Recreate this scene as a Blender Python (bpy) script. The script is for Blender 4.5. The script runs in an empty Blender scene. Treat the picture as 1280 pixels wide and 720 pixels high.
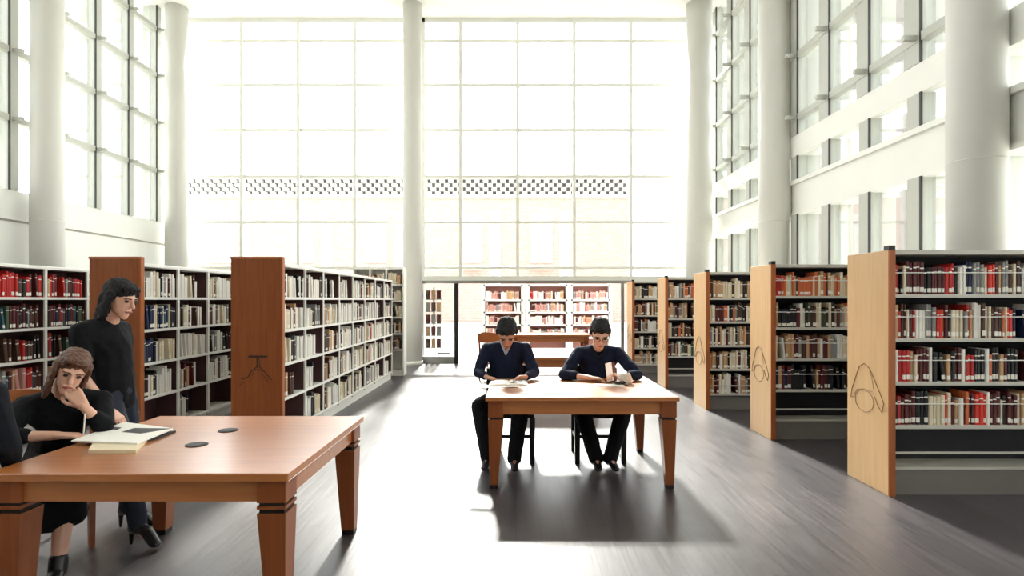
import bpy, bmesh, math, random
from mathutils import Vector, Matrix, Euler
import numpy as np

random.seed(7)
PI = math.pi
sc = bpy.context.scene
COL = sc.collection
V = Vector

# ------------------------------------------------------------------ camera, world, light, exposure
EYE = 1.53
FPX = 700.0
cam_data = bpy.data.cameras.new('camera')
cam = bpy.data.objects.new('camera', cam_data)
COL.objects.link(cam)
cam.location = (0, 0, EYE)
cam.rotation_euler = (PI/2, 0, 0)
cam_data.sensor_width = 36
cam_data.lens = 36*FPX/1280
cam_data.shift_x = -5/1280
cam_data.shift_y = 15/1280
cam_data.clip_end = 300
sc.camera = cam

sc.view_settings.view_transform = 'Standard'
sc.view_settings.look = 'None'
sc.view_settings.gamma = 1
sc.view_settings.use_curve_mapping = False
sc.view_settings.exposure = 0.0

SKY = 5.0
w = bpy.data.worlds.new('overcast_sky')
sc.world = w
w.use_nodes = True
bgn = w.node_tree.nodes['Background']
bgn.inputs['Color'].default_value = (0.98, 0.99, 1.0, 1)
bgn.inputs['Strength'].default_value = SKY

sun_d = bpy.data.lights.new('sun', 'SUN')
sun_d.energy = 16.0
sun_d.angle = math.radians(5.5)
sun_d.color = (1.0, 0.95, 0.89)
sun = bpy.data.objects.new('sun', sun_d)
COL.objects.link(sun)
SUN_DIR = V((0.10, -1.0, -0.78)).normalized()       # the way the sunlight travels
sun.rotation_euler = SUN_DIR.to_track_quat('-Z', 'Y').to_euler()

# ------------------------------------------------------------------ materials
def srgb(c):
    if isinstance(c, str):
        c = [int(c[i:i+2], 16)/255 for i in (0, 2, 4)]
    return tuple((x/12.92 if x <= .04045 else ((x+.055)/1.055)**2.4) for x in c)

MATS = {}
def mat(name, col, rough=.5, metal=0, var=.06, scale=8, bump=0, bscale=60, spec=.5, coat=0, ior=None):
    if name in MATS: return MATS[name]
    m = bpy.data.materials.new(name); m.use_nodes = True
    nt = m.node_tree; N = nt.nodes; L = nt.links
    b = N['Principled BSDF']
    c = srgb(col)
    tc = N.new('ShaderNodeTexCoord'); no = N.new('ShaderNodeTexNoise')
    no.inputs['Scale'].default_value = scale; no.inputs['Detail'].default_value = 3
    L.new(tc.outputs['Object'], no.inputs['Vector'])
    mx = N.new('ShaderNodeMix'); mx.data_type = 'RGBA'
    mx.inputs[6].default_value = (*[x*(1-var) for x in c], 1)
    mx.inputs[7].default_value = (*[min(1, x*(1+var)) for x in c], 1)
    L.new(no.outputs['Fac'], mx.inputs[0]); L.new(mx.outputs[2], b.inputs['Base Color'])
    b.inputs['Roughness'].default_value = rough; b.inputs['Metallic'].default_value = metal
    b.inputs['Specular IOR Level'].default_value = spec
    if ior: b.inputs['IOR'].default_value = ior
    if coat:
        b.inputs['Coat Weight'].default_value = coat; b.inputs['Coat Roughness'].default_value = .15
    if bump:
        n2 = N.new('ShaderNodeTexNoise'); n2.inputs['Scale'].default_value = bscale
        L.new(tc.outputs['Object'], n2.inputs['Vector'])
        bp = N.new('ShaderNodeBump'); bp.inputs['Strength'].default_value = bump; bp.inputs['Distance'].default_value = .02
        L.new(n2.outputs['Fac'], bp.inputs['Height']); L.new(bp.outputs['Normal'], b.inputs['Normal'])
    MATS[name] = m
    return m

def wood(name, c1, c2, rough=.35, axis=0, scale=1.0, spec=.5, coat=0):
    if name in MATS: return MATS[name]
    m = bpy.data.materials.new(name); m.use_nodes = True
    nt = m.node_tree; N = nt.nodes; L = nt.links; b = N['Principled BSDF']
    tc = N.new('ShaderNodeTexCoord'); mp = N.new('ShaderNodeMapping')
    s = [14*scale]*3; s[axis] = 1.0*scale
    mp.inputs['Scale'].default_value = s
    L.new(tc.outputs['Object'], mp.inputs['Vector'])
    no = N.new('ShaderNodeTexNoise'); no.inputs['Scale'].default_value = 2.2; no.inputs['Detail'].default_value = 6
    no.inputs['Distortion'].default_value = .5
    L.new(mp.outputs[0], no.inputs['Vector'])
    cr = N.new('ShaderNodeValToRGB')
    cr.color_ramp.elements[0].position = .3; cr.color_ramp.elements[0].color = (*srgb(c1), 1)
    cr.color_ramp.elements[1].position = .7; cr.color_ramp.elements[1].color = (*srgb(c2), 1)
    L.new(no.outputs['Fac'], cr.inputs[0]); L.new(cr.outputs[0], b.inputs['Base Color'])
    b.inputs['Roughness'].default_value = rough; b.inputs['Specular IOR Level'].default_value = spec
    if coat:
        b.inputs['Coat Weight'].default_value = coat; b.inputs['Coat Roughness'].default_value = .27; b.inputs['Coat IOR'].default_value = 1.7
    MATS[name] = m
    return m

def glass(name, refl=.06, tint=(.97, .99, .98)):
    if name in MATS: return MATS[name]
    m = bpy.data.materials.new(name); m.use_nodes = True
    nt = m.node_tree; N = nt.nodes; L = nt.links
    N.remove(N['Principled BSDF'])
    out = N['Material Output']
    t = N.new('ShaderNodeBsdfTransparent'); t.inputs[0].default_value = (*tint, 1)
    g = N.new('ShaderNodeBsdfGlossy'); g.inputs['Roughness'].default_value = .03
    lw = N.new('ShaderNodeLayerWeight'); lw.inputs['Blend'].default_value = .25
    mu = N.new('ShaderNodeMath'); mu.operation = 'MULTIPLY'; mu.inputs[1].default_value = .5
    L.new(lw.outputs['Fresnel'], mu.inputs[0])
    mx = N.new('ShaderNodeMixShader')
    L.new(mu.outputs[0], mx.inputs[0]); L.new(t.outputs[0], mx.inputs[1]); L.new(g.outputs[0], mx.inputs[2])
    L.new(mx.outputs[0], out.inputs['Surface'])
    MATS[name] = m
    return m

def floor_mat():
    m = bpy.data.materials.new('polished_plank_floor'); m.use_nodes = True
    nt = m.node_tree; N = nt.nodes; L = nt.links; b = N['Principled BSDF']
    tc = N.new('ShaderNodeTexCoord')
    mp = N.new('ShaderNodeMapping'); mp.inputs['Rotation'].default_value = (0, 0, math.radians(90))
    L.new(tc.outputs['Object'], mp.inputs['Vector'])
    br = N.new('ShaderNodeTexBrick')
    br.offset = .37
    br.inputs['Color1'].default_value = (*srgb('4a4347'), 1)
    br.inputs['Color2'].default_value = (*srgb('373237'), 1)
    br.inputs['Mortar'].default_value = (*srgb('2c282c'), 1)
    br.inputs['Scale'].default_value = 1
    br.inputs['Mortar Size'].default_value = .004
    br.inputs['Bias'].default_value = -.1
    br.inputs['Brick Width'].default_value = 1.9
    br.inputs['Row Height'].default_value = .16
    L.new(mp.outputs[0], br.inputs['Vector'])
    mp2 = N.new('ShaderNodeMapping'); mp2.inputs['Scale'].default_value = (1.2, 26, 1)
    L.new(mp.outputs[0], mp2.inputs['Vector'])
    no = N.new('ShaderNodeTexNoise'); no.inputs['Scale'].default_value = 1.6; no.inputs['Detail'].default_value = 6
    L.new(mp2.outputs[0], no.inputs['Vector'])
    mx = N.new('ShaderNodeMix'); mx.data_type = 'RGBA'; mx.blend_type = 'MULTIPLY'
    mx.inputs[0].default_value = .85
    cr = N.new('ShaderNodeValToRGB'); cr.color_ramp.elements[0].position = .3; cr.color_ramp.elements[1].position = .75
    cr.color_ramp.elements[0].color = (.35, .35, .35, 1)
    L.new(no.outputs['Fac'], cr.inputs[0])
    L.new(br.outputs['Color'], mx.inputs[6]); L.new(cr.outputs[0], mx.inputs[7])
    L.new(mx.outputs[2], b.inputs['Base Color'])
    b.inputs['Roughness'].default_value = .37
    rg = N.new('ShaderNodeMapRange'); rg.inputs['To Min'].default_value = .30; rg.inputs['To Max'].default_value = .44
    L.new(no.outputs['Fac'], rg.inputs['Value']); L.new(rg.outputs[0], b.inputs['Roughness'])
    b.inputs['IOR'].default_value = 2.0
    b.inputs['Specular Tint'].default_value = (1, 1, 1, 1)
    bp = N.new('ShaderNodeBump'); bp.inputs['Strength'].default_value = .05; bp.inputs['Distance'].default_value = .01
    L.new(no.outputs['Fac'], bp.inputs['Height']); L.new(bp.outputs['Normal'], b.inputs['Normal'])
    return m

def brick_mat():
    m = bpy.data.materials.new('pale_rose_brick'); m.use_nodes = True
    nt = m.node_tree; N = nt.nodes; L = nt.links; b = N['Principled BSDF']
    tc = N.new('ShaderNodeTexCoord'); mp = N.new('ShaderNodeMapping')
    mp.inputs['Rotation'].default_value = (PI/2, 0, 0)
    L.new(tc.outputs['Object'], mp.inputs['Vector'])
    br = N.new('ShaderNodeTexBrick')
    br.inputs['Color1'].default_value = (*srgb('b39a90'), 1)
    br.inputs['Color2'].default_value = (*srgb('a88c80'), 1)
    br.inputs['Mortar'].default_value = (*srgb('b8a89d'), 1)
    br.inputs['Scale'].default_value = 2.0
    L.new(mp.outputs[0], br.inputs['Vector']); L.new(br.outputs['Color'], b.inputs['Base Color'])
    b.inputs['Roughness'].default_value = .9
    return m

M_floor = floor_mat()
M_white = mat('white_painted_metal', 'f2f2ec', .45, var=.02)
M_col = mat('pale_column_plaster', 'd2d1ca', .6, var=.03, scale=2)
M_wall = mat('white_wall_paint', 'e9e9e3', .7, var=.02, scale=2)
M_ceil = mat('white_ceiling_paint', 'ecebe6', .8, var=.02, scale=2)
M_mull = mat('pale_mullion_metal', 'e6e7df', .4, var=.02)
M_side = mat('grey_green_fin_metal', 'b6b7ae', .5, var=.03)
M_dark = mat('dark_gasket', '2a2b28', .6)
M_glass = glass('clear_glass')
M_brown = wood('brown_panel_wood', '824420', '945228', .4, axis=2, spec=.3)
M_maple = wood('maple_panel_wood', 'c49c6c', 'cea878', .4, axis=2, spec=.4)
M_edge = wood('reddish_edge_wood', '9c5426', 'b0622e', .5, axis=2)
M_table = wood('honey_table_wood', 'ae662f', 'be7439', .4, axis=0, coat=1)
M_leg = wood('honey_leg_wood', '80431f', '925028', .35, axis=2)
M_shelf = mat('white_shelf_laminate', 'ecebe4', .5, var=.02)
M_gshelf = mat('grey_shelf_metal', 'c6c2b8', .45, var=.03)
M_back = mat('dark_maroon_backing', '4a2f2e', .7)
M_backn = mat('dark_slate_backing', '25232b', .7)
M_plinth = mat('grey_plinth_metal', '77726e', .5, var=.05)
M_black = mat('black_lacquer', '121113', .4)
M_grom = mat('black_grommet_plastic', '1a1816', .5)
M_groove = mat('black_groove_band', '100c0a', .6)
M_emb = mat('engraved_line_brown', '7d5a36', .7)
M_embd = mat('engraved_line_dark', '35200f', .7)
M_skin = mat('tan_skin', 'b98468', .5, var=.08, scale=20)
M_skin2 = mat('fair_skin', 'd3a48c', .5, var=.08, scale=20)
M_lip = mat('lip_red', '9c5148', .5)
M_eye = mat('dark_eye', '1c1410', .25)
M_hair = mat('black_hair', '08070a', .8, bump=.6, bscale=90)
M_hairb = mat('brown_hair', '5a3826', .5, var=.35, scale=30, bump=.6, bscale=90)
M_navy = mat('navy_knit', '121a30', .85, bump=.5, bscale=14, spec=.2)
M_blk = mat('black_cloth', '0b0c10', .85, bump=.5, bscale=12, spec=.2)
M_blk2 = mat('charcoal_cloth', '14161c', .85, bump=.5, bscale=12, spec=.2)
M_denim = mat('blue_denim', '23344c', .85, var=.35, scale=12, bump=.4, bscale=30, spec=.2)
M_trs = mat('black_trousers', '0a0b10', .85, bump=.5, bscale=14, spec=.2)
M_paper = mat('white_paper', 'f4f1e9', .7, var=.02)
M_cream = mat('cream_page_edges', 'e6d6b6', .8, var=.06, scale=40)
M_photo = mat('printed_photo_dark', '2c2a2c', .5, var=.8, scale=30)
M_steel = mat('brushed_steel', '9a9a96', .35, metal=.7)
M_pave = mat('pale_paving', 'c9c6be', .9, var=.05, scale=1)
M_orange = wood('orange_chair_wood', 'b3622c', 'c67438', .4, axis=0)
M_brick = brick_mat()
M_cup = mat('white_ceramic', 'f2efe8', .3)

# ------------------------------------------------------------------ mesh helpers
def tag(o, label=None, cat=None, group=None, kind=None):
    if label: o['label'] = label
    if cat: o['category'] = cat
    if group: o['group'] = group
    if kind: o['kind'] = kind
    return o

def link(name, me, m, parent=None):
    o = bpy.data.objects.new(name, me); COL.objects.link(o)
    if m is not None:
        for x in (m if isinstance(m, (list, tuple)) else [m]): me.materials.append(x)
    if parent is not None: o.parent = parent
    return o

def obj(name, bm, m, parent=None, smooth=False):
    me = bpy.data.meshes.new(name)
    bmesh.ops.recalc_face_normals(bm, faces=bm.faces)
    bm.to_mesh(me); bm.free()
    if smooth:
        for p in me.polygons: p.use_smooth = True
    return link(name, me, m, parent)

def empty(name, loc=(0, 0, 0), rz=0):
    o = bpy.data.objects.new(name, None); COL.objects.link(o)
    o.location = loc; o.rotation_euler = (0, 0, rz); o.empty_display_size = .1
    return o

def bx(bm, x0, x1, y0, y1, z0, z1, bev=0, mi=0):
    r = bmesh.ops.create_cube(bm, size=1)
    vs = r['verts']
    for v in vs:
        v.co = V(((x0+x1)/2+v.co.x*(x1-x0), (y0+y1)/2+v.co.y*(y1-y0), (z0+z1)/2+v.co.z*(z1-z0)))
    fs = set(f for v in vs for f in v.link_faces)
    for f in fs: f.material_index = mi
    if bev:
        es = list(set(e for v in vs for e in v.link_edges))
        bmesh.ops.bevel(bm, geom=es, offset=bev, segments=2, affect='EDGES', profile=.5)
    return vs

def box(x0, x1, y0, y1, z0, z1, bev=0):
    bm = bmesh.new(); bx(bm, x0, x1, y0, y1, z0, z1, bev); return bm

def frustum(bm, cx, cy, z0, hx0, hy0, z1, hx1, hy1, ox=0, oy=0):
    vs = []
    for z, hx, hy, dx, dy in ((z0, hx0, hy0, ox, oy), (z1, hx1, hy1, 0, 0)):
        for sx, sy in ((-1, -1), (1, -1), (1, 1), (-1, 1)):
            vs.append(bm.verts.new((cx+dx+sx*hx, cy+dy+sy*hy, z)))
    bm.faces.new(vs[3::-1]); bm.faces.new(vs[4:])
    for i in range(4):
        j = (i+1) % 4
        bm.faces.new((vs[i], vs[j], vs[4+j], vs[4+i]))

def cyl(bm, p0, p1, r0, r1=None, n=12):
    r1 = r0 if r1 is None else r1
    p0, p1 = V(p0), V(p1); d = p1-p0
    q = d.to_track_quat('Z', 'Y').to_matrix().to_4x4()
    bmesh.ops.create_cone(bm, cap_ends=True, segments=n, radius1=r0, radius2=r1, depth=d.length,
                          matrix=Matrix.Translation((p0+p1)/2) @ q)

def tube(bm, pts, r, n=6):
    for a, b in zip(pts[:-1], pts[1:]):
        if (V(b)-V(a)).length > 1e-5: cyl(bm, a, b, r, n=n)

_sph = []
def sph_pts():
    if not _sph:
        b = bmesh.new(); bmesh.ops.create_icosphere(b, subdivisions=2, radius=1)
        _sph.extend([v.co.copy() for v in b.verts]); b.free()
    return _sph

def hull(bm, parts):
    """convex hull round a few ellipsoids: [(centre, radius or (rx,ry,rz))]"""
    vs = []
    for c, r in parts:
        if not isinstance(r, (tuple, list)): r = (r, r, r)
        for p in sph_pts():
            vs.append(bm.verts.new((c[0]+p.x*r[0], c[1]+p.y*r[1], c[2]+p.z*r[2])))
    res = bmesh.ops.convex_hull(bm, input=vs)
    junk = [g for g in res['geom_interior'] if isinstance(g, bmesh.types.BMVert)]
    junk += [g for g in res['geom_unused'] if isinstance(g, bmesh.types.BMVert)]
    if junk: bmesh.ops.delete(bm, geom=list(set(junk)), context='VERTS')

def remeshed(name, bm, m, parent, voxel=.006, smooth=3, noise=0, nsize=.03):
    me = bpy.data.meshes.new('tmp'); bm.to_mesh(me); bm.free()
    o = bpy.data.objects.new('tmp', me); COL.objects.link(o)
    r = o.modifiers.new('r', 'REMESH'); r.mode = 'VOXEL'; r.voxel_size = voxel; r.use_smooth_shade = True
    if noise:
        t = bpy.data.textures.new('cloth_folds', 'CLOUDS'); t.noise_scale = nsize
        d = o.modifiers.new('d', 'DISPLACE'); d.texture = t; d.strength = noise; d.mid_level = .5
        d.texture_coords = 'LOCAL'
    s = o.modifiers.new('s', 'SMOOTH'); s.iterations = smooth; s.factor = .5
    dg = bpy.context.evaluated_depsgraph_get(); dg.update()
    out = bpy.data.meshes.new_from_object(o.evaluated_get(dg))
    bpy.data.objects.remove(o); bpy.data.meshes.remove(me)
    out.name = name
    for p in out.polygons: p.use_smooth = True
    out.materials.clear()
    return link(name, out, m, parent)

# ------------------------------------------------------------------ the setting
def struct(name, bm, m, parent=None):
    o = obj(name, bm, m, parent)
    if parent is None: o['kind'] = 'structure'
    return o

XL, XR, YB, ZC, YF = -8.6, 4.85, 14.0, 8.55, -6.0
struct('floor', box(XL-.3, XR+.3, YF, 17.2, -.1, 0), M_floor)

struct('ceiling', box(XL-.3, XR+.3, YF, YB+.2, ZC, ZC+.3), M_ceil)
struct('wall_front_added', box(XL-.3, XR+.3, YF-.3, YF, 0, ZC+.3), mat('tan_wall_paint', 'a39a90', .8))  # unseen wall added behind the camera to cut the light from there

RAILS = [1.22, 2.33, 3.47, 4.61, 5.77, 6.89, 7.99]
MULX = [-8.2+.02, -6.83, -5.42, -4.01, -2.74, -1.38, .04, 1.45, 2.86, 4.26]
# back wall : glazed grid, two big windows either side of the round column
def back_window(i, x0, x1, xs, z0=0.0):
    t = empty('window_%d' % i, ((x0+x1)/2, YB, z0)); t['kind'] = 'structure'
    off = V((-(x0+x1)/2, -YB, -z0))
    bm = bmesh.new()
    bx(bm, x0, x1, YB-.06, YB+.06, ZC-.1, ZC)
    bx(bm, x0, x1, YB-.06, YB+.06, z0, z0+.1)
    bx(bm, x0, x0+.08, YB-.06, YB+.06, z0, ZC); bx(bm, x1-.08, x1, YB-.06, YB+.06, z0, ZC)
    bm.transform(Matrix.Translation(off)); obj('frame', bm, M_mull, t)
    for z in RAILS:
        if z <= z0+.05: continue
        bm = box(x0+.08, x1-.08, YB-.05, YB+.05, z-.035, z+.035, .006); bm.transform(Matrix.Translation(off)); obj('transom', bm, M_mull, t)
    for x in xs:
        bm = box(x-.04, x+.04, YB-.09, YB+.07, z0, ZC-.1, .006); bm.transform(Matrix.Translation(off)); obj('mullion', bm, M_mull, t)
    bm = box(x0+.04, x1-.04, YB-.008, YB+.008, z0+.05, ZC-.05); bm.transform(Matrix.Translation(off)); obj('pane', bm, M_glass, t)
back_window(1, XL, -2.45, MULX[1:4])
back_window(2, -2.35, XR, MULX[5:], 2.0)

def strip(name, boxes, m):
    bm = bmesh.new()
    for b in boxes: bx(bm, *b)
    return struct(name, bm, m)
# trim beams of the back wall, door head, corner linings
strip('trim_1', [(-2.35, XR, YB-.12, YB+.12, 1.98, 2.12)], M_mull)
strip('trim_2', [(-2.45, -2.35, YB-.1, YB+.1, 0, ZC)], M_mull)

# left wall : white below, ribbon glazing above with deep fins
strip('wall_left', [(XL-.3, XL, YF, YB, 0, 2.86), (XL-.3, XL+.02, YF, YB, 2.90, 3.40)], M_wall)
strip('trim_3', [(XL-.25, XL-.05, YF, YB, 2.85, 2.91)], M_gshelf)
def side_window(i, X, s, y0, y1, z0, z1, rails, pitch, fin, ph=0.0, bars=True):
    """s=+1 room lies towards +x of the wall plane"""
    t = empty('window_%d' % i, (X, (y0+y1)/2, z0)); t['kind'] = 'structure'
    off = V((-X, -(y0+y1)/2, -z0))
    T = Matrix.Translation(off)
    ys = []
    y = y1-ph
    while y > y0+.1: ys.append(y); y -= pitch
    for z in rails:
        bm = bmesh.new()
        bx(bm, X-.06, X+.06, y0, y1, z-.05, z+.05)
        bm.transform(T); obj('transom', bm, M_side, t)
    for y in ys:
        bm = bmesh.new()
        bx(bm, X-s*fin[0], X+s*.05, y-.06, y+fin[1], z0, z1)
        bm.transform(T); obj('mullion', bm, M_side, t)
        bm = box(X+s*.05-.012, X+s*.05+.012, y-.085, y-.058, z0, z1); bm.transform(T); obj('gasket', bm, M_dark, t)
        if bars:
            for z in rails:
                bm = bmesh.new(); bx(bm, X, X+s*.22, y-.03, y+.03, z-.03, z+.03)
                bm.transform(T); obj('bracket', bm, M_side, t)
    bm = box(X-s*.02-.008, X-s*.02+.008, y0, y1, z0, z1); bm.transform(T); obj('pane', bm, M_glass, t)
side_window(3, XL, 1, YF, YB, 3.40, ZC, RAILS[3:], .97, (.30, .10), .6)
# right wall : windows, spandrel band, small windows, beam, tall windows
strip('wall_right', [(XR, XR+.3, YF, YB, 3.05, 3.53), (XR-.05, XR+.3, YF, YB, 3.53, 3.60), (XR-.03, XR+.3, YF, YB, 2.99, 3.05),
                     (XR-.04, XR+.3, YF, YB, 4.00, 4.36), (XR, XR+.3, YF, YB, 0, .35)], M_wall)
side_window(4, XR, -1, YF, YB, .35, 3.0, [1.25], .97, (.32, .16), .5, False)
side_window(5, XR, -1, YF, YB, 3.6, 4.0, [], .97, (.32, .16), .5, False)
side_window(6, XR, -1, YF, YB, 4.36, ZC, [4.66, 5.72, 6.8, 7.9], .97, (.32, .22), .5, True)

def column(x, y, r, label):
    bm = bmesh.new()
    cyl(bm, (0, 0, 0), (0, 0, ZC), r, n=48)
    cyl(bm, (0, 0, 0), (0, 0, .09), r+.025, n=48)
    cyl(bm, (0, 0, 2.9), (0, 0, 2.915), r+.002, n=48)
    o = obj('round_column', bm, M_col); o.location = (x, y, 0)
    for p in o.data.polygons: p.use_smooth = abs(p.normal.z) < .5
    tag(o, label, 'column', kind='structure')
column(-8.22, 9.82, .245, 'round pale column against the wall of tall fins')
column(-8.15, 13.45, .25, 'round pale column in the corner by the tall fins')
column(-2.46, 13.3, .225, 'round white column at the middle of the glass wall')
column(4.35, 13.3, .30, 'round white column in the corner past the pale bookcases')
column(4.62, 10.0, .27, 'round pale column behind the second pale bookcase')
column(4.62, 5.62, .25, 'round grey column right behind the front pale bookcase')

# entrance: glass lobby under the big window
def entrance():
    T = empty('door_1', (0, YB, 0)); T['kind'] = 'structure'
    def part(name, bm, m): bm.transform(Matrix.Translation((0, -YB, 0))); return obj(name, bm, m, T)
    bm = bmesh.new()
    bx(bm, -2.33, 2.80, YB-.45, YB-.35, 1.93, 2.0)
    bx(bm, -2.33, -2.27, YB-.45, YB-.35, 0, 1.93)
    bx(bm, 2.55, 2.62, YB-.45, YB-.35, 0, 1.93)
    bx(bm, 2.74, 2.80, YB-.45, YB-.35, 0, 1.93)
    part('door_frame', bm, M_steel)
    part('door_post', box(-1.49, -1.40, YB-.5, YB-.3, 0, 1.93), M_black)
    part('kick_plate', box(-2.27, -1.50, YB-.44, YB-.40, 0, .16), M_steel)
    part('pane', box(-2.27, -1.50, YB-.42, YB-.408, .16, 1.93), M_glass)
    bm = bmesh.new(); tube(bm, [(-1.9, YB-.47, .25), (-1.6, YB-.47, .25)], .02); part('door_handle', bm, M_dark)
    part('pane', box(2.62, 2.74, YB-.42, YB-.408, 0.05, 1.93), M_glass)
entrance()
strip('wall_back', [(2.85, XR, YB-.08, YB+.08, 0, 2.0), (-2.35, -2.3, YB-.1, YB+.1, 0, 2.0)], M_wall)

# outside
struct('ground', box(-60, 60, 17.2, 90, -.12, -.02), M_pave)
strip('trim_4', [(XL-30, XL-.3, -10, 17.2, -.12, -.02), (XR+.3, XR+30, -10, 17.2, -.12, -.02)], M_pave)

def building(name, loc, label, w_, d_, h_, corn, wins, rz=0, m=M_brick):
    t = empty(name, loc, rz); tag(t, label, 'building')
    obj('wall', box(0, w_, 0, d_, 0, h_-corn), m, t)
    # pierced cornice: a lattice of slanted blocks in front of a shaded recess
    bm = bmesh.new()
    if corn:
        bx(bm, -.3, w_+.3, -.2, d_, h_-.18, h_); bx(bm, -.3, w_+.3, -.2, d_, h_-corn, h_-corn+.15)
        obj('parapet', bm, M_wall, t)
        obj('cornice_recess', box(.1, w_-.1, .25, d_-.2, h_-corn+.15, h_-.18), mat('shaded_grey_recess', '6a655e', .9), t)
        bm = bmesh.new()
        rows = 4; hh = (corn-.33)/rows
        for r in range(rows):
            x = -.2+(r % 2)*.3
            while x < w_:
                bx(bm, x, x+.34, -.15, .2, h_-corn+.15+r*hh+.02, h_-corn+.15+(r+1)*hh-.05); x += .62
        obj('lattice', bm, M_wall, t)
    else:
        bm.free()
        obj('parapet', box(-.2, w_+.2, -.2, d_+.2, h_-corn, h_+.25), M_wall, t)
    for (a, b, c, d) in wins:
        bm = bmesh.new(); bx(bm, a, b, -.08, .05, c, d)
        f = obj('window', bm, M_wall, t)
        obj('window_glazing', box(a+.12, b-.12, -.1, -.085, c+.12, d-.12), mat('pale_reflecting_pane', 'aeb4b4', .2), f)
        obj('awning', box(a-.1, b+.1, -.6, -.05, c-.3, c-.2), M_gshelf, t) if (b-a) > 1.5 else None
    return t
wins = []
for x in (4.2, 10.0, 15.2, 22.0, 27.0):
    wins.append((x, x+1.6, 4.2, 7.6)); wins.append((x+2.1, x+2.9, 1.2, 7.8))
building('brick_building', (-26, 40, 0), 'pale rose brick building with pierced cornice seen through the glass wall', 34, 10, 10.35, 1.5, wins)
building('office_building', (14.2, 21, 0), 'grey building seen through the side windows behind the round columns', 7, 10, 17, 0,
         [(i*2.6+.8, i*2.6+2.2, 2+k*3.2, 4.2+k*3.2) for i in range(2) for k in range(4)], 0, mat('grey_render', '77706e', .9))

# ------------------------------------------------------------------ bookcases
def emblem_arch(T, x, yc, zc, s, mt):
    """engraved arch over a disc, on a panel whose face is at local x"""
    bm = bmesh.new()
    P = lambda u, v: (x, yc-(u-.02)*s*1.5, zc+v*s*.9)
    arch = [(-.115, -.03), (-.09, .05), (-.065, .14), (-.045, .20), (0, .235), (.045, .20), (.08, .12), (.11, .05), (.14, -.02), (.165, -.09)]
    tube(bm, [P(*p) for p in arch], .004)
    tube(bm, [P(-.115, -.03), P(-.125, -.11), P(-.10, -.10), P(-.065, -.02), P(0, 0), (P(.07, -.01))], .003)
    tube(bm, [P(.165, -.09), P(.15, -.17), P(.12, -.13), P(.09, -.05)], .004)
    tube(bm, [P(.08, .02), P(.065, .12), P(.045, .17)], .002)
    tube(bm, [P(.082*math.cos(a), -.11+.1*math.sin(a)) for a in [i*2*PI/24 for i in range(25)]], .0028)
    return obj('engraved_emblem', bm, mt, T)

def emblem_mast(T, y, xc, zc, mt):
    bm = bmesh.new(); P = lambda u, v: (xc+u, y, zc+v)
    tube(bm, [P(-.085, .135), P(.105, .135)], .006); tube(bm, [P(-.085, .125), P(.105, .125)], .004)
    tube(bm, [P(0, .13), P(0, .02)], .006); tube(bm, [P(.015, .13), P(.03, .02)], .003)
    tube(bm, [P(0, .03), P(-.06, -.02), P(-.10, -.085), P(-.16, -.10)], .005)
    tube(bm, [P(.02, .03), P(.08, -.03), P(.15, -.11)], .005)
    tube(bm, [P(-.05, -.06), P(-.02, .0), P(.02, 0), P(.05, -.03)], .003)
    tube(bm, [P(-.13, -.13), P(-.19, -.17)], .003)
    tube(bm, [P(.06, -.06), P(.11, -.13), P(.15, -.13)], .003)
    return obj('engraved_emblem', bm, mt, T)

def bookcase(name, loc, rz, label, L, depth, top, shelves, bays, style, group, knob=False, panel_top=None, wire=False):
    """local: x runs along the case from the end panel, -y is the face with the books"""
    t = empty(name, loc, rz); tag(t, label, 'bookcase', group)
    pale = style == 'pale'
    ms = M_gshelf if pale else M_shelf
    mb = M_backn if pale else M_back
    pt = panel_top or top
    D = depth
    ep = obj('end_panel', box(-.045, 0, 0, D, 0, pt, .004), M_maple if pale else M_brown, t)
    obj('edge_strip', box(-.047, .004, -.012, 0.0, 0, pt), M_edge, ep)
    if not pale: obj('cap_strip', box(-.05, .005, -.005, D+.005, pt-.02, pt+.004), M_edge, ep)
    if knob:
        obj('corner_cap', box(-.05, 0.0, -.02, .05, pt, pt+.035, .004), M_grom, ep)
    obj('top_board', box(0, L, 0, D, top-.035, top, .003), ms, t)
    obj('backing', box(0, L, D/2-.01, D/2+.01, .1, top-.035), mb, t)
    obj('base', box(0, L, .03, D-.03, 0, .20 if pale else .13), M_plinth if pale else ms, t)
    for z in shelves:
        obj('shelf', box(0, L, 0, D, z-.028, z, .003), ms, t)
    if pale:
        obj('base_rail', box(0, L, .01, .03, .325, .34), ms, t)
        obj('lower_shelf', box(0, L, .02, D-.02, .20, .218), ms, t)
    x = 0
    for b in bays:
        u_ = obj('upright', box(b-.014, b+.014, .02, D-.02, .1, top-.03), mb, t)
        if not pale:
            bm = bmesh.new(); bx(bm, b-.016, b+.016, .002, .022, .1, top-.03); bx(bm, b-.016, b+.016, D-.022, D-.002, .1, top-.03)
            obj('front_edge', bm, ms, u_)
    if wire:
        for z in shelves[:4]:
            bm = bmesh.new(); tube(bm, [(0, .004, z+.168), (L, .004, z+.168)], .0035)
            obj('retaining_wire', bm, M_white, t)
    return t, ep

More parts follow.
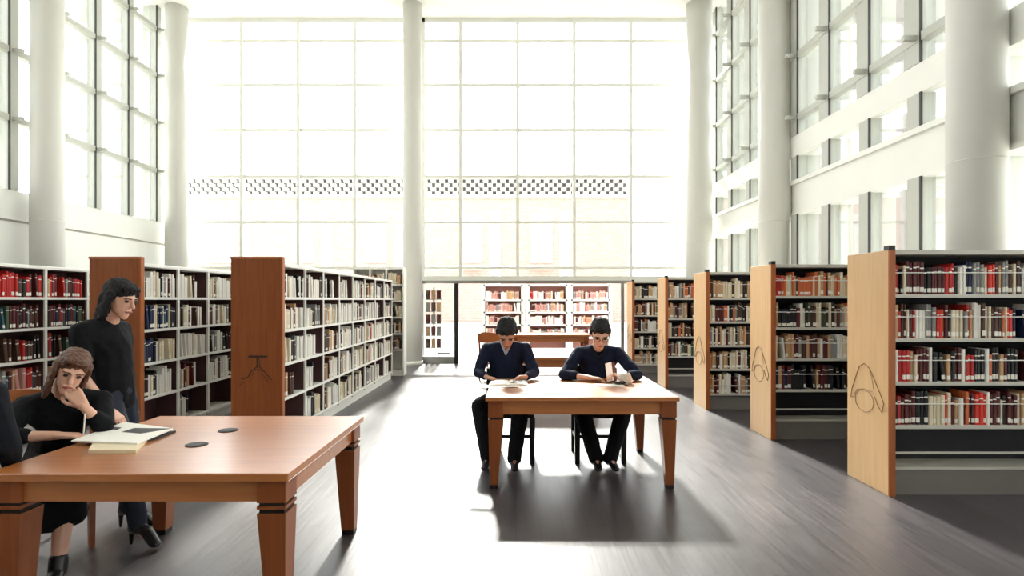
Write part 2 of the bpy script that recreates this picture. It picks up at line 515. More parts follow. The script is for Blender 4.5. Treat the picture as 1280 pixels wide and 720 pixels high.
ZS = [1.575, 1.23, .89, .55]
RC = [  # X of panel face, depth, length, shelves
    (2.95, 4.37, 1.75, ZS, 'front pale bookcase with a large engraved arch emblem on its maple end'),
    (2.83, 6.12, 1.85, ZS, 'second pale bookcase in the line, its engraved end half lit'),
    (2.69, 7.80, 1.95, [1.56, 1.23, .90, .57, .225], 'third pale bookcase in the line, books on all five shelves'),
    (2.64, 9.74, 1.95, [1.56, 1.21, .89, .55], 'fourth pale bookcase in the line, with bare panels at the bottom'),
    (2.47, 11.7, 2.0, [1.56, 1.21, .87, .53, .19], 'last pale bookcase in the line, beside the glass entrance'),
]
def bays_for(L, p=.9):
    n = max(1, round(L/p)); return [i*L/n for i in range(1, n+1)]
for i, (X, Y, L, S, lab) in enumerate(RC):
    t, ep = bookcase('bookcase', (X, Y, 0), 0, lab, L, .54, 1.92, S, [L], 'pale', 'pale bookcases in a line by the side windows', knob=True, wire=(i < 2))
    emblem_arch(ep, -.0455, .27, .79, 1.0, M_emb if i < 2 else M_emb)
# three long brown-ended cases running away from the camera, books facing +x
LC = [
    (-2.40, 5.78, 5.1, 'long brown-ended bookcase beside the aisle, behind the big table', 1.97),
    (-3.85, 5.78, 5.1, 'long brown-ended bookcase behind the standing woman', 1.97),
    (-5.30, 5.70, 4.6, 'long bookcase of coloured books behind the seated pair', 1.97),
]
ZL = [1.56, 1.22, .87, .51, .15]
for i, (X, Y, L, lab, pt) in enumerate(LC):
    bays = [.62, 1.22, 1.85, 2.5, 3.15, 3.8, 4.45, L-.01] if i == 0 else [.62*k for k in range(1, 8)]
    t, ep = bookcase('bookcase', (X, Y, 0), PI/2, lab, L, .52, 1.91, ZL, bays, 'brown', 'brown-ended bookcases in parallel rows', panel_top=pt)
    # the panel faces the camera: local x = -.045 is its outer face
    bm_m = Matrix.Rotation(-PI/2, 4, 'Z')
    if i < 2:
        e = emblem_mast(ep, 0, 0, 0, M_embd)
        for v in e.data.vertices:
            u, _, vz = v.co
            v.co = V((-.046+v.co.y, .25-u, .82+vz))
# far frontal case beyond the aisle case
t = empty('bookcase', (-3.28, 11.3, 0)); tag(t, 'tall white bookcase beyond the end of the aisle bookcase', 'bookcase')
obj('backing', box(0, 1.0, .28, .30, 0, 2.18), M_shelf, t)
obj('base', box(0, 1.0, 0, .28, 0, .12), M_shelf, t)
obj('top_board', box(0, 1.0, 0, .30, 2.15, 2.19), M_shelf, t)
for x in (0, .33, .66, 1.0): obj('upright', box(x-.015, x+.015, 0, .29, 0, 2.15), M_shelf, t)
ZF = [1.85, 1.52, 1.19, .86, .53]
for z in ZF: obj('shelf', box(0, 1.0, 0, .28, z-.03, z), M_shelf, t)
# display cases seen through the entrance glass
def display_case(x, y, L, lab):
    t = empty('display_bookcase', (x, y, 0)); tag(t, lab, 'bookcase', 'white bookcases seen through the entrance')
    obj('backing', box(0, L, .30, .32, 0, 1.95), mat('rose_backing', 'b07a70', .8), t)
    for xx in (0, L): obj('side_board', box(xx-.05, xx+.05, 0, .32, 0, 2.0), M_shelf, t)
    for z in (.1, .45, .82, 1.19, 1.55, 1.98): obj('shelf', box(0, L, 0, .3, z-.05, z), M_shelf, t)
for k, (x, lab) in enumerate(((-.95, 'white bookcase through the entrance glass, beside the dark door post side'), (.35, 'white bookcase through the entrance glass, between two others'), (1.6, 'white bookcase through the entrance glass, next to the pale bookcases'))):
    display_case(x, 16.3, 1.15, lab)

# ------------------------------------------------------------------ books
PAL = {
    'red': 'b81f1c', 'scarlet': 'd8301f', 'maroon': '571a1c', 'orange': 'cf6a3c', 'tan': 'c39a72', 'cream': 'ded0b4',
    'white': 'ece8e0', 'grey': '8d8a88', 'black': '17161a', 'navy': '1c2447', 'teal': '2c5563', 'brown': '4e2f22',
    'green': '40533f', 'pink': 'c98f86',
}
BM = {k: mat('book_cloth_'+k, v, .6, var=.12, scale=6) for k, v in PAL.items()}
M_lab = mat('spine_label_white', 'f0ece2', .7, var=.03)
M_pg = mat('book_page_block', 'e9dfc8', .9, var=.06, scale=50)
_books = {}
def book_mesh(colour, labelled):
    """unit book: thickness 1 (x), depth 1 (y from spine at 0), height 1; spine slightly rounded"""
    k = (colour, labelled)
    if k in _books: return _books[k]
    bm = bmesh.new()
    lv = [0, .07, .22, .80, .84, 1] if labelled else [0, .12, .15, .80, .83, 1]
    prof = [(-.5, 1), (-.5, .03), (-.28, 0), (.28, 0), (.5, .03), (.5, 1), (.36, 1), (.36, .08), (-.36, .08), (-.36, 1)]
    rings = [[bm.verts.new((x, y, z)) for x, y in prof] for z in lv]
    n = len(prof)
    for a in range(len(lv)-1):
        for i in range(n):
            j = (i+1) % n
            f = bm.faces.new((rings[a][i], rings[a][j], rings[a+1][j], rings[a+1][i]))
            spine = 1 <= i <= 3
            f.material_index = 1 if (spine and ((labelled and a == 1) or (a == 3))) else 0
    bm.faces.new(rings[0][::-1]); bm.faces.new(rings[-1])
    bx(bm, -.36, .36, .08, .96, .02, .97, mi=2)
    me = bpy.data.meshes.new('book'); bmesh.ops.recalc_face_normals(bm, faces=bm.faces)
    bm.to_mesh(me); bm.free()
    for x in (BM[colour], M_lab, M_pg): me.materials.append(x)
    _books[k] = me
    return me

def choice(ws):
    r = random.random()*sum(w for _, w in ws)
    for c, w_ in ws:
        r -= w_
        if r <= 0: return c
    return ws[-1][0]

P_RED = [('red', 3), ('maroon', 3), ('cream', 2.2), ('white', 2), ('scarlet', 1.6), ('orange', 1.4), ('tan', 1.5), ('black', 2), ('navy', 1.1), ('grey', .6), ('brown', 1)]
P_MIX = [('cream', 2.5), ('tan', 2), ('grey', 1.6), ('brown', 1.5), ('orange', 1), ('black', 1.5), ('white', 2), ('maroon', 1), ('green', .5)]
P_DK = [('maroon', 3), ('brown', 2), ('teal', 2.2), ('red', 1.2), ('black', 2), ('tan', .8), ('grey', 1.2), ('navy', 1), ('pink', .5), ('green', .6)]
P_WH = [('white', 6.5), ('cream', 2.0), ('brown', 1.8), ('grey', .8), ('tan', .6), ('black', 1.7), ('maroon', .5), ('red', .06)]

BOOKS = []     # dicts: colour, lab, loc, rot matrix, size, case, shelf, visible
def fill(case, caseloc, rz, z, x0, x1, hmax, pal, vis, thick=(.018, .04), gap=.1, skip=None, shelf=0, lab=.6, hr=(.62, .86)):
    R = Matrix.Rotation(rz, 4, 'Z')
    x = x0+.006; lean = 0
    run = None; hh = random.uniform(*hr)
    while x < x1-.02:
        if random.random() < gap*.25:
            x += random.uniform(.03, .10); lean = 1
            if x > x1-.05: break
        th = random.uniform(*thick)
        if run is None or random.random() < .72: run = choice(pal); hh = random.uniform(*hr)
        h = hmax*min(.93, hh+random.uniform(-.03, .03))
        if x+th > x1-.004: break
        a = 0
        if lean and h*math.sin(math.radians(9)) < .05: a = math.radians(random.uniform(4, 9)); lean = 0; x += 0.0
        bz = z+.0008
        px = x+th/2
        if a:
            px = x+th/2; x += h*math.sin(a)*.15
        d = random.uniform(.15, .20)
        y0 = random.uniform(.012, .03)
        if skip is None or not skip(x):
            M = Matrix.Translation(caseloc) @ R @ Matrix.Translation((px, y0, bz)) @ (Matrix.Rotation(-a, 4, 'Y') if a else Matrix.Identity(4)) @ Matrix.Translation((0, 0, (th/2*math.sin(a)) if a else 0))
            BOOKS.append(dict(c=run, l=random.random() < lab, M=M, s=(th*.96, d, h), case=case, shelf=shelf, vis=vis))
        x += th + random.uniform(.0005, .003)

def proj(p):
    return 645+FPX*p[0]/p[1], 375-FPX*(p[2]-EYE)/p[1]

SPEC = []
def vis_range(x0, x1):
    return lambda p: x0 <= proj(p)[0] <= x1
names = ['front pale bookcase', 'second pale bookcase', 'third pale bookcase', 'fourth pale bookcase', 'last pale bookcase']
vr = [(1117, 1280), (968, 1066), (887, 941), (835, 871), (792, 823)]
for i, (X, Y, L, S, lab) in enumerate(RC):
    for k, z in enumerate(S):
        hm = (1.885 if k == 0 else S[k-1]-.028)-z
        pal = P_RED if i == 0 else (P_MIX if i > 0 else None)
        if i == 0 and k >= 2: pal = [('maroon', 4), ('white', 2.6), ('cream', 1.6), ('black', 2), ('red', .8), ('scarlet', .5), ('orange', .5), ('tan', .8)]
        if i == 1 and k == 0: pal = [('orange', 4), ('tan', 3), ('cream', 2), ('brown', 1), ('red', .6)]
        if i == 1 and k == 3: pal = [('black', 3), ('maroon', 2), ('tan', 1), ('navy', 1)]
        fill(names[i], V((X, Y, 0)), 0, z, .01, L-.02, hm, pal, vis_range(*vr[i]), (.016, .034) if i == 0 else (.018, .036), .10, shelf=k, lab=.75 if i == 0 else .5)
namesL = ['aisle bookcase', 'bookcase behind the standing woman', 'bookcase behind the seated pair']
vrL = [(353, 492), (178, 290), (0, 114)]
for i, (X, Y, L, lab, pt) in enumerate(LC):
    bays = [0, .62, 1.22, 1.85, 2.5, 3.15, 3.8, 4.45, L-.01] if i == 0 else [.62*k for k in range(0, 8)]
    for k, z in enumerate(ZL):
        hm = (1.875 if k == 0 else ZL[k-1]-.028)-z
        for b in range(len(bays)-1):
            a0, a1 = bays[b]+.016, bays[b+1]-.016
            fillto = a1
            r = random.random()
            if i < 2 and r < .3: fillto = a0+(a1-a0)*random.uniform(.55, .88)
            if i == 1 and k == 4 and b in (0, 2, 3): fillto = a0+.1 if b else a0
            if i == 1 and k == 4 and b == 1: fillto = a0+.2
            if i == 0 and k == 4 and b == 0: fillto = a0
            if i == 2 and k == 4 and b < 3: fillto = a0+(a1-a0)*.4
            if fillto-a0 < .03: continue
            pal = P_DK if i == 2 else P_WH
            if i == 2 and k == 0: pal = [('maroon', 4), ('red', 2.4), ('brown', 2), ('grey', 1), ('black', 1), ('tan', .5)]
            if i == 1 and b == 0 and k in (1, 2): pal = [('navy', 2), ('black', 2), ('white', 2), ('teal', 1), ('cream', 1)]
            fill(namesL[i], V((X, Y, 0)), PI/2, z, a0, fillto, hm, pal, vis_range(*vrL[i]), (.018, .042), .35, shelf=k, lab=.5 if i < 2 else .7)
for k, z in enumerate(ZF):
    for b in range(3):
        fill('far', V((-3.28, 11.3, 0)), 0, z, b*.333+.02, b*.333+.31, .27, P_MIX, None, (.02, .04))
for x in (-.95, .35, 1.6):
    for z in (.45, .82, 1.19, 1.55):
        fill('display', V((x, 16.3, 0)), 0, z, .06, 1.09, .31, [('pink', 4), ('red', .3), ('white', 4), ('tan', 1.5), ('maroon', .5), ('grey', 1)], None, (.03, .06))

SHN = ['top shelf', 'second shelf', 'third shelf', 'fourth shelf', 'bottom shelf']
def ordw(n):
    small = ['first', 'second', 'third', 'fourth', 'fifth', 'sixth', 'seventh', 'eighth', 'ninth', 'tenth', 'eleventh', 'twelfth']
    if n <= 12: return small[n-1]
    return '%d%s' % (n, 'th' if 10 <= n % 100 <= 20 else {1: 'st', 2: 'nd', 3: 'rd'}.get(n % 10, 'th'))
cnt = {}
for b in BOOKS:
    k = (b['case'], b['shelf'], b['c']); cnt[k] = cnt.get(k, 0)+1; b['n'] = cnt[k]
    p = b['M'] @ V((0, 0, b['s'][2]/2))
    b['area'] = 0
    if b['vis'] and b['vis'](p):
        u, v = proj(p)
        # hidden behind people and tables
        if 640 > v > 0 and not (u < 177 and u > 100) and not (u < 290 and v > 505) and not (u < 112 and v > 455):
            q = b['M'].to_3x3() @ V((0, -1, 0))
            view = V((p.x, p.y, p.z-EYE)).normalized()
            b['area'] = b['s'][0]*b['s'][2]*abs(q.normalized().dot(view))/(p.y**2)
BOOKS.sort(key=lambda b: -b['area'])
top = BOOKS[:300]; rest = BOOKS[300:]
protos = {}
for b in top:
    k = (b['c'], b['l'])
    if k not in protos:
        o = bpy.data.objects.new('book', book_mesh(*k)); protos[k] = o
    else:
        o = protos[k].copy()
    COL.objects.link(o)
    S = Matrix.Diagonal((*b['s'], 1))
    o.matrix_world = b['M'] @ S
    lab = '%s %s book from the end panel, %s, %s' % (ordw(b['n']), b['c'], SHN[b['shelf']], b['case'])
    tag(o, lab, 'book', 'books on the %s of the %s' % (SHN[b['shelf']], b['case']))
# the rest of the books: one object
slots = []; verts = []; faces = []; mids = []
for b in rest:
    me = book_mesh(b['c'], b['l']); T = b['M'] @ Matrix.Diagonal((*b['s'], 1))
    ids = []
    for m_ in me.materials:
        if m_ not in slots: slots.append(m_)
        ids.append(slots.index(m_))
    off = len(verts)
    verts.extend([tuple(T @ v.co) for v in me.vertices])
    for p in me.polygons:
        faces.append([off+i for i in p.vertices]); mids.append(ids[p.material_index])
me = bpy.data.meshes.new('shelved_books'); me.from_pydata(verts, [], faces)
me.polygons.foreach_set('material_index', mids)
o = link('shelved_books', me, slots)
tag(o, 'hundreds of smaller books filling the farther reaches of all the bookcases', 'books', kind='stuff')

# ------------------------------------------------------------------ tables
def table(loc, W, D, H, label, th=.04, apron=.10, leg=.13, foot=.08, grooves=((-.155, -.14), (-.19, -.17)), inset=.02, group=None, grommets=()):
    """local origin: front left corner on the floor; x to the right, y away"""
    t = empty('reading_table', loc); tag(t, label, 'table', group)
    obj('tabletop', box(0, W, 0, D, H-th, H, .006), M_table, t)
    bm = bmesh.new(); i = inset+.02
    bx(bm, i, W-i, i, i+.025, H-th-apron, H-th); bx(bm, i, W-i, D-i-.025, D-i, H-th-apron, H-th)
    bx(bm, i, i+.025, i, D-i, H-th-apron, H-th); bx(bm, W-i-.025, W-i, i, D-i, H-th-apron, H-th)
    obj('apron', bm, M_table, t)
    for sx in (0, 1):
        for sy in (0, 1):
            cx = inset+leg/2 if not sx else W-inset-leg/2
            cy = inset+leg/2 if not sy else D-inset-leg/2
            bm = bmesh.new(); h0 = H+grooves[0][1]
            bx(bm, cx-leg/2, cx+leg/2, cy-leg/2, cy+leg/2, H+grooves[0][1], H-th)
            lo = H+grooves[-1][0]
            hf = foot/2; o_ = leg/2-hf
            frustum(bm, cx, cy, .03, hf, hf, lo, leg/2, leg/2, ox=(o_*.5 if sx else -o_*.5), oy=0)
            if len(grooves) == 2: bx(bm, cx-leg/2, cx+leg/2, cy-leg/2, cy+leg/2, H+grooves[1][1], H+grooves[0][0])
            l = obj('leg', bm, M_leg, t)
            bm = bmesh.new()
            for g0, g1 in grooves: bx(bm, cx-leg/2+.008, cx+leg/2-.008, cy-leg/2+.008, cy+leg/2-.008, H+g0, H+g1)
            obj('groove_band', bm, M_groove, l)
            bm = bmesh.new(); ox = (o_*.5 if sx else -o_*.5)
            bx(bm, cx+ox-hf*.95, cx+ox+hf*.95, cy-hf*.95, cy+hf*.95, 0, .03)
            obj('foot_cap', bm, M_black, l)
    for gx, gy in grommets:
        bm = bmesh.new(); cyl(bm, (gx, gy, H-.002), (gx, gy, H+.004), .056, n=32); cyl(bm, (gx, gy, H+.002), (gx, gy, H+.006), .045, n=32)
        obj('cable_grommet', bm, M_grom, t)
    return t
TZ = .75
table((-2.396, 2.516, 0), 1.372, 1.254, TZ, 'large honey wood reading table with papers and cable holes, in front', grommets=((.676, .50), (.676, .83)))
table((-.245, 4.49, 0), 1.56, 1.25, TZ, 'honey wood reading table where the two men in navy sit', th=.035, apron=.11, leg=.12, foot=.065,
      grooves=((-.185, -.168),), inset=.02)
table((-.15, 7.6, 0), 1.3, 1.5, TZ, 'wooden reading table standing just behind the two men', th=.04, leg=.10, foot=.07, group=None)
table((-.1, 11.5, 0), 1.62, .8, .82, 'wooden reading table by the entrance, beyond the two men', th=.05, leg=.10, foot=.07)

# ------------------------------------------------------------------ chairs
def chair(loc, rz, label, group=None, dark=True, W=.47, D=.44, SH=.45, BH=.84):
    t = empty('wooden_chair', loc, rz); tag(t, label, 'chair', group)
    m = M_black if dark else M_leg
    ms = M_black if dark else M_orange
    # local: sitter faces -y, seat from y=0 (front) to D
    lw = .022 if dark else .014
    for sx in (-1, 1):
        bm = bmesh.new(); frustum(bm, sx*(W/2-.018), .02, 0, lw, lw, SH-.02, lw+.004, lw+.004); obj('leg', bm, m, t)
        bm = bmesh.new(); frustum(bm, sx*(W/2-.018), D-.02, 0, .013, .013, SH-.02, .018, .018, oy=.03); obj('leg', bm, m, t)
        bm = bmesh.new(); frustum(bm, sx*(W/2-.018), D-.02, SH-.02, .018, .018, BH, .014, .012)
        for v in bm.verts:
            if v.co.z > SH: v.co.y += .05
        obj('back_post', bm, m, t)
        obj('stretcher', box(sx*(W/2-.018)-.009, sx*(W/2-.018)+.009, .02, D, .20, .225), m, t)
    obj('stretcher', box(-W/2+.03, W/2-.03, .012, .03, .24, .268), m, t)
    obj('seat', box(-W/2, W/2, -.01, D, SH-.025, SH+.012, .01), ms, t)
    bm = bmesh.new()
    n = 10; ring = []
    for i in range(n+1):
        u = -1+2*i/n; x = u*(W/2-.0); y = D+.045-.05*(1-u*u)*-1
        zt = BH+.04*(1-u*u)
        ring.append([bm.verts.new(p) for p in ((x, y-.01, BH-.16), (x, y+.012, BH-.16), (x, y+.03, zt), (x, y+.008, zt))])
    for a, b in zip(ring[:-1], ring[1:]):
        for i in range(4): bm.faces.new((a[i], a[(i+1) % 4], b[(i+1) % 4], b[i]))
    bm.faces.new(ring[0]); bm.faces.new(ring[-1][::-1])
    obj('backrest', bm, M_orange if not dark else M_black, t)
    return t
G = 'dark chairs of the two men'
chair((-.065, 5.22, 0), 0, 'black chair under the man with the newspaper at its table', G)
chair((.79, 5.22, 0), 0, 'black chair under the man holding the small brown book', G)
chair((-2.72, 3.27, 0), math.radians(60), 'wooden chair with orange curved back under the seated girl', None, dark=False, BH=.92)
chair((-.36, 11.15, 0), PI*.9, 'orange wooden chair at the far table by the entrance', None, dark=False, BH=.88)
chair((-2.75, 2.45, 0), PI/2, 'wooden chair under the person at the picture edge', None, dark=False, BH=.8)

# ------------------------------------------------------------------ people
def frame(fwd, up):
    """matrix whose -y axis looks along fwd and z is up-ish"""
    y = -V(fwd).normalized(); x = y.cross(V(up)).normalized(); z = x.cross(y).normalized()
    return Matrix((x, y, z)).transposed()

def add_hull_m(bm, parts, M, c, s=1.0):
    """hull of ellipsoids given in a local frame"""
    b2 = bmesh.new(); hull(b2, parts)
    T = Matrix.Translation(c) @ M.to_4x4() @ Matrix.Scale(s, 4)
    b2.transform(T)
    tmp = bpy.data.meshes.new('t'); b2.to_mesh(tmp); b2.free(); bm.from_mesh(tmp); bpy.data.meshes.remove(tmp)

def head_parts():
    return [
        [((0, .012, .035), (.074, .093, .088))],
        [((0, -.005, .02), (.068, .085, .06)), ((0, -.03, -.045), (.054, .058, .045))],
        [((0, -.03, -.045), (.052, .056, .04)), ((0, -.062, -.092), (.024, .022, .018))],
        [((0, -.090, .018), (.008, .010, .010)), ((0, -.108, -.018), (.013, .013, .009))],
        [((.078, .012, .0), (.009, .018, .030))], [((-.078, .012, .0), (.009, .018, .030))],
        [((-.03, -.078, .03), (.02, .014, .008)), ((.03, -.078, .03), (.02, .014, .008))],
        [((-.016, -.087, -.050), (.008, .008, .006)), ((.016, -.087, -.050), (.008, .008, .006))],
    ]

def hand(bm, w, d, nrm, side, curl=.5, s=1.0, spread=.0):
    """w wrist, d direction of the fingers, nrm the palm's normal, side +1 thumb towards d x nrm"""
    d = V(d).normalized(); n = V(nrm); n = (n-d*n.dot(d)).normalized(); y = d.cross(n).normalized()*side
    P = lambda a, b, c: V(w)+d*a*s+y*b*s+n*c*s
    hull(bm, [(P(.0, .012, 0), .018*s), (P(.0, -.012, 0), .018*s), (P(.085, .030, 0), .0125*s), (P(.085, -.030, 0), .0115*s)])
    for i, (b, l) in enumerate(((.031, .068), (.0105, .076), (-.0105, .070), (-.031, .055))):
        p = P(.085, b, 0); a = curl*.5; r = .0088-.0006*i
        for seg, k in ((.46, 1), (.30, .92), (.24, .84)):
            q = p+(d*math.cos(a)+n*math.sin(a)+y*(spread*(b/.03)))*l*seg*s
            hull(bm, [(p, r*k*s), (q, r*k*.93*s)]); p = q; a += curl*.9
    p = P(.022, .026, .004); q = P(.052, .052, .014); r_ = P(.080, .060, .022); t = P(.100, .056, .030)
    hull(bm, [(p, .0135*s), (q, .011*s)]); hull(bm, [(q, .011*s), (r_, .0095*s)]); hull(bm, [(r_, .0095*s), (t, .008*s)])

def person(name, loc, label, J, mats, voxel=.006, s=1.0, sleeve='long', legs=True):
    """J: joints in world space. Returns root."""
    root = empty(name, loc); tag(root, label, 'person')
    inv = Matrix.Translation(-V(loc))
    skin = mats['skin']
    HM = frame(J['face'], J.get('up', (0, 0, 1))); hc = V(J['head']); hs = J.get('hs', 1.0)
    neck = V(J['neck']); ch = V(J['chest']); pe = V(J['pelvis'])
    tw = J.get('turn', 0)
    def rr(a, b_, c): return (a*(1-tw)+b_*tw, b_*(1-tw)+a*tw, c)
    bm = bmesh.new()
    for p in head_parts(): add_hull_m(bm, p, HM, hc, hs)
    nb = hc + HM @ V((0, .03, -.06))*hs
    hull(bm, [(nb, .052*hs), (neck, .054), (neck+(ch-neck)*.25, .05)])
    sh = [V(p) for p in J['shoulders']]; el = [V(p) for p in J['elbows']]; wr = [V(p) for p in J['wrists']]
    ch = V(J['chest']); pe = V(J['pelvis'])
    hull(bm, [(neck+(ch-neck)*.25, .05), (sh[0], .04), (sh[1], .04), (ch, rr(.13, .085, .10))])
    hull(bm, [(ch, rr(.13, .085, .10)), (pe, rr(.135, .095, .09))])
    for i in (0, 1):
        hull(bm, [(sh[i], .048), (el[i], .036)]); hull(bm, [(el[i], .037), (wr[i], .024)])
        hd, hn, sd, cu = J['hands'][i]
        hand(bm, wr[i], hd, hn, sd, cu, J.get('hand_s', 1.0))
    if legs:
        hp = [V(p) for p in J['hips']]; kn = [V(p) for p in J['knees']]; an = [V(p) for p in J['ankles']]; to = [V(p) for p in J['toes']]
        for i in (0, 1):
            hull(bm, [(hp[i], .078), (kn[i], .052)]); hull(bm, [(kn[i], .052), (kn[i]*.65+an[i]*.35, .054)])
            hull(bm, [(kn[i]*.65+an[i]*.35, .054), (an[i], .034)])
            hull(bm, [(an[i]-V((0, 0, .02)), .032), (to[i], .024)])
    bm.transform(inv)
    remeshed('body', bm, skin, root, voxel, 2)
    # face details
    for sx in (-1, 1):
        b = bmesh.new(); c = hc + HM @ V((sx*.031, -.0805, .012))*hs
        hull(b, [(c, (.0125*hs, .0125*hs, .008*hs))]); b.transform(inv); obj('eye', b, M_eye, root, True)
        b = bmesh.new(); add_hull_m(b, [((sx*.016, -.092, .032), (.006, .004, .0035)), ((sx*.046, -.082, .032), (.006, .004, .003))], HM, hc, hs)
        b.transform(inv); obj('eyebrow', b, mats['hair'], root, True)
    b = bmesh.new(); add_hull_m(b, [((-.018, -.0935, -.050), (.006, .005, .004)), ((.018, -.0935, -.050), (.006, .005, .004)), ((0, -.097, -.050), (.008, .005, .006))], HM, hc, hs)
    b.transform(inv); obj('mouth', b, M_lip, root, True)
    # hair
    b = bmesh.new()
    for parts in J['hair']: add_hull_m(b, parts, HM, hc, hs)
    b.transform(inv); remeshed('hair', b, mats['hair'], root, .006, 1, noise=.016, nsize=.02)
    # top garment
    b = bmesh.new(); g = J.get('girth', 1.0)
    nk = neck + (ch-neck)*.13
    hull(b, [(nk, .062), (sh[0], .064), (sh[1], .064), (ch, rr(.155*g, .112*g, .12))])
    hull(b, [(ch, rr(.158*g, .114*g, .12)), (pe+V((0, 0, J.get('hem', .05))), rr(.16*g, .125*g, .10))])
    for i in (0, 1):
        if sleeve == 'long':
            hull(b, [(sh[i], .068), (el[i], .054)]); hull(b, [(el[i], .054), (el[i]*.15+wr[i]*.85, .040)])
        elif sleeve == 'rolled':
            hull(b, [(sh[i], .068), (el[i], .056)]); hull(b, [(el[i], .056), (el[i]*.6+wr[i]*.4, .046)])
        else:
            hull(b, [(sh[i], .066), (sh[i]*.3+el[i]*.7, .058)])
    b.transform(inv); remeshed('sweater' if sleeve != 'short' else 'shirt', b, mats['top'], root, voxel*1.4, 3, noise=.018, nsize=.11)
    if legs:
        b = bmesh.new()
        hull(b, [(pe+V((0, 0, .03)), rr(.16*g, .12*g, .08)), (hp[0], .092), (hp[1], .092)])
        for i in (0, 1):
            lg = J.get('leg', 1.0)
            hull(b, [(hp[i], .092), (kn[i], .068*lg)]); hull(b, [(kn[i], .069*lg), (an[i]-V((0, 0, .01)), .056*lg)])
        b.transform(inv); remeshed('trousers', b, mats['legs'], root, voxel*1.4, 3, noise=.015, nsize=.09)
        for i in (0, 1):
            b = bmesh.new(); a = an[i]; t_ = to[i]
            d = (t_-a); d.z = 0; d.normalize()
            zb = a.z-.075
            h = J.get('heel', 0)
            hull(b, [(a-d*.01+V((0, 0, .03)), .046), (a+d*.015+V((0, 0, -.03)), .044), (a-d*.035+V((0, 0, -.045)), (.036, .036, .028))])
            hull(b, [(a-d*.02+V((0, 0, -.02)), .036), (a+d*.07+V((0, 0, -.045)), (.040, .040, .026)), (a-d*.035+V((0, 0, -.05)), (.034, .034, .022))])
            hull(b, [(a+d*.07+V((0, 0, -.045)), (.040, .040, .026)), (t_+d*.01, (.036, .036, .022))])
            if h: hull(b, [(a-d*.05+V((0, 0, -.05)), .02), (V((a.x-d.x*.055, a.y-d.y*.055, .010)), .009)])
            b.transform(inv); remeshed('shoe', b, M_black, root, .006, 2)
    return root

SHORT = [[((0, .02, .052), (.084, .096, .084))], [((0, .045, .0), (.078, .066, .07))],
         [((0, -.045, .085), (.066, .045, .034)), ((0, .03, .10), (.07, .06, .04))],
         [((.079, .0, .03), (.010, .022, .035))], [((-.079, .0, .03), (.010, .022, .035))]]

# man 1
c1 = -.10
J1 = dict(head=(c1+.01, 5.50, 1.20), face=(.02, -.72, -.70), up=(0, -.5, 1), hs=1.22, neck=(c1, 5.67, 1.09),
          shoulders=((c1-.19, 5.68, 1.035), (c1+.19, 5.68, 1.035)), elbows=((c1-.275, 5.55, .815), (c1+.285, 5.52, .82)),
          wrists=((c1-.185, 5.36, .795), (c1+.19, 5.30, .80)),
          hands=(((.75, -.6, -.12), (0, -.15, -1), 1, .45), ((-.75, -.5, .05), (.1, -.4, -.9), -1, .9)),
          chest=(c1, 5.70, .90), pelvis=(c1, 5.68, .56), girth=1.1,
          hips=((c1-.10, 5.62, .54), (c1+.10, 5.62, .54)), knees=((c1-.235, 5.20, .545), (c1+.145, 5.20, .545)),
          ankles=((c1-.16, 5.12, .10), (c1+.085, 5.10, .10)), toes=((c1-.18, 4.99, .035), (c1+.09, 4.96, .035)), leg=1.22, hair=SHORT)
r1 = person('person', (c1, 5.6, 0), 'man in a navy sweater, head bowed over an open newspaper', J1, dict(skin=M_skin, hair=M_hair, top=M_navy, legs=M_trs))
# man 2
c2 = .83
J2 = dict(head=(c2-.005, 5.50, 1.19), face=(-.03, -.86, -.5), up=(0, -.4, 1), hs=1.2, neck=(c2+.0, 5.67, 1.05),
          shoulders=((c2-.19, 5.69, .995), (c2+.20, 5.69, .995)), elbows=((c2-.36, 5.48, .80), (c2+.35, 5.45, .805)),
          wrists=((c2-.12, 5.32, .79), (c2+.14, 5.26, .80)),
          hands=(((.95, -.3, -.05), (0, -.15, -1), 1, .55), ((-.8, -.35, .35), (-.2, -.5, -.6), -1, 1.0)),
          chest=(c2, 5.71, .87), pelvis=(c2, 5.68, .56), girth=1.1,
          hips=((c2-.10, 5.62, .54), (c2+.10, 5.62, .54)), knees=((c2-.23, 5.20, .545), (c2+.18, 5.20, .545)),
          ankles=((c2-.10, 5.10, .10), (c2+.03, 5.10, .10)), toes=((c2-.10, 4.96, .035), (c2+.05, 4.96, .035)), leg=1.22, hair=SHORT)
r2 = person('person', (c2, 5.6, 0), 'man in a navy sweater with glasses, holding a small brown book', J2, dict(skin=M_skin2, hair=M_hair, top=M_navy, legs=M_trs), sleeve='rolled')
# glasses of man 2
HM = frame(J2['face'], J2['up']); b = bmesh.new()
for sx in (-1, 1):
    pts = [V(J2['head']) + HM @ V((sx*.033+.024*math.cos(a), -.098, .010+.017*math.sin(a)))*1.2 for a in [i*2*PI/16 for i in range(17)]]
    tube(b, pts, .003)
    tube(b, [V(J2['head']) + HM @ V((sx*.057, -.096, .012))*1.2, V(J2['head']) + HM @ V((sx*.080, .0, .018))*1.2], .0025)
tube(b, [V(J2['head']) + HM @ V((-.010, -.10, .012))*1.2, V(J2['head']) + HM @ V((.010, -.10, .012))*1.2], .003)
o = obj('glasses', b, M_black); tag(o, 'dark-rimmed glasses on the face of the man with the small book', 'glasses')
def collar(root, J, m, w_=.075):
    b = bmesh.new(); n = V(J['neck']); loc = root.location
    for sx in (-1, 1):
        hull(b, [(n+V((sx*w_, -.035, .01))-loc, (.012, .012, .018)), (n+V((0, -.105, -.10))-loc, .010)])
    return obj('collar', b, m, root, True)
collar(r1, J1, mat('pale_grey_collar', '9c9aa0', .8), .05); collar(r2, J2, M_blk2)

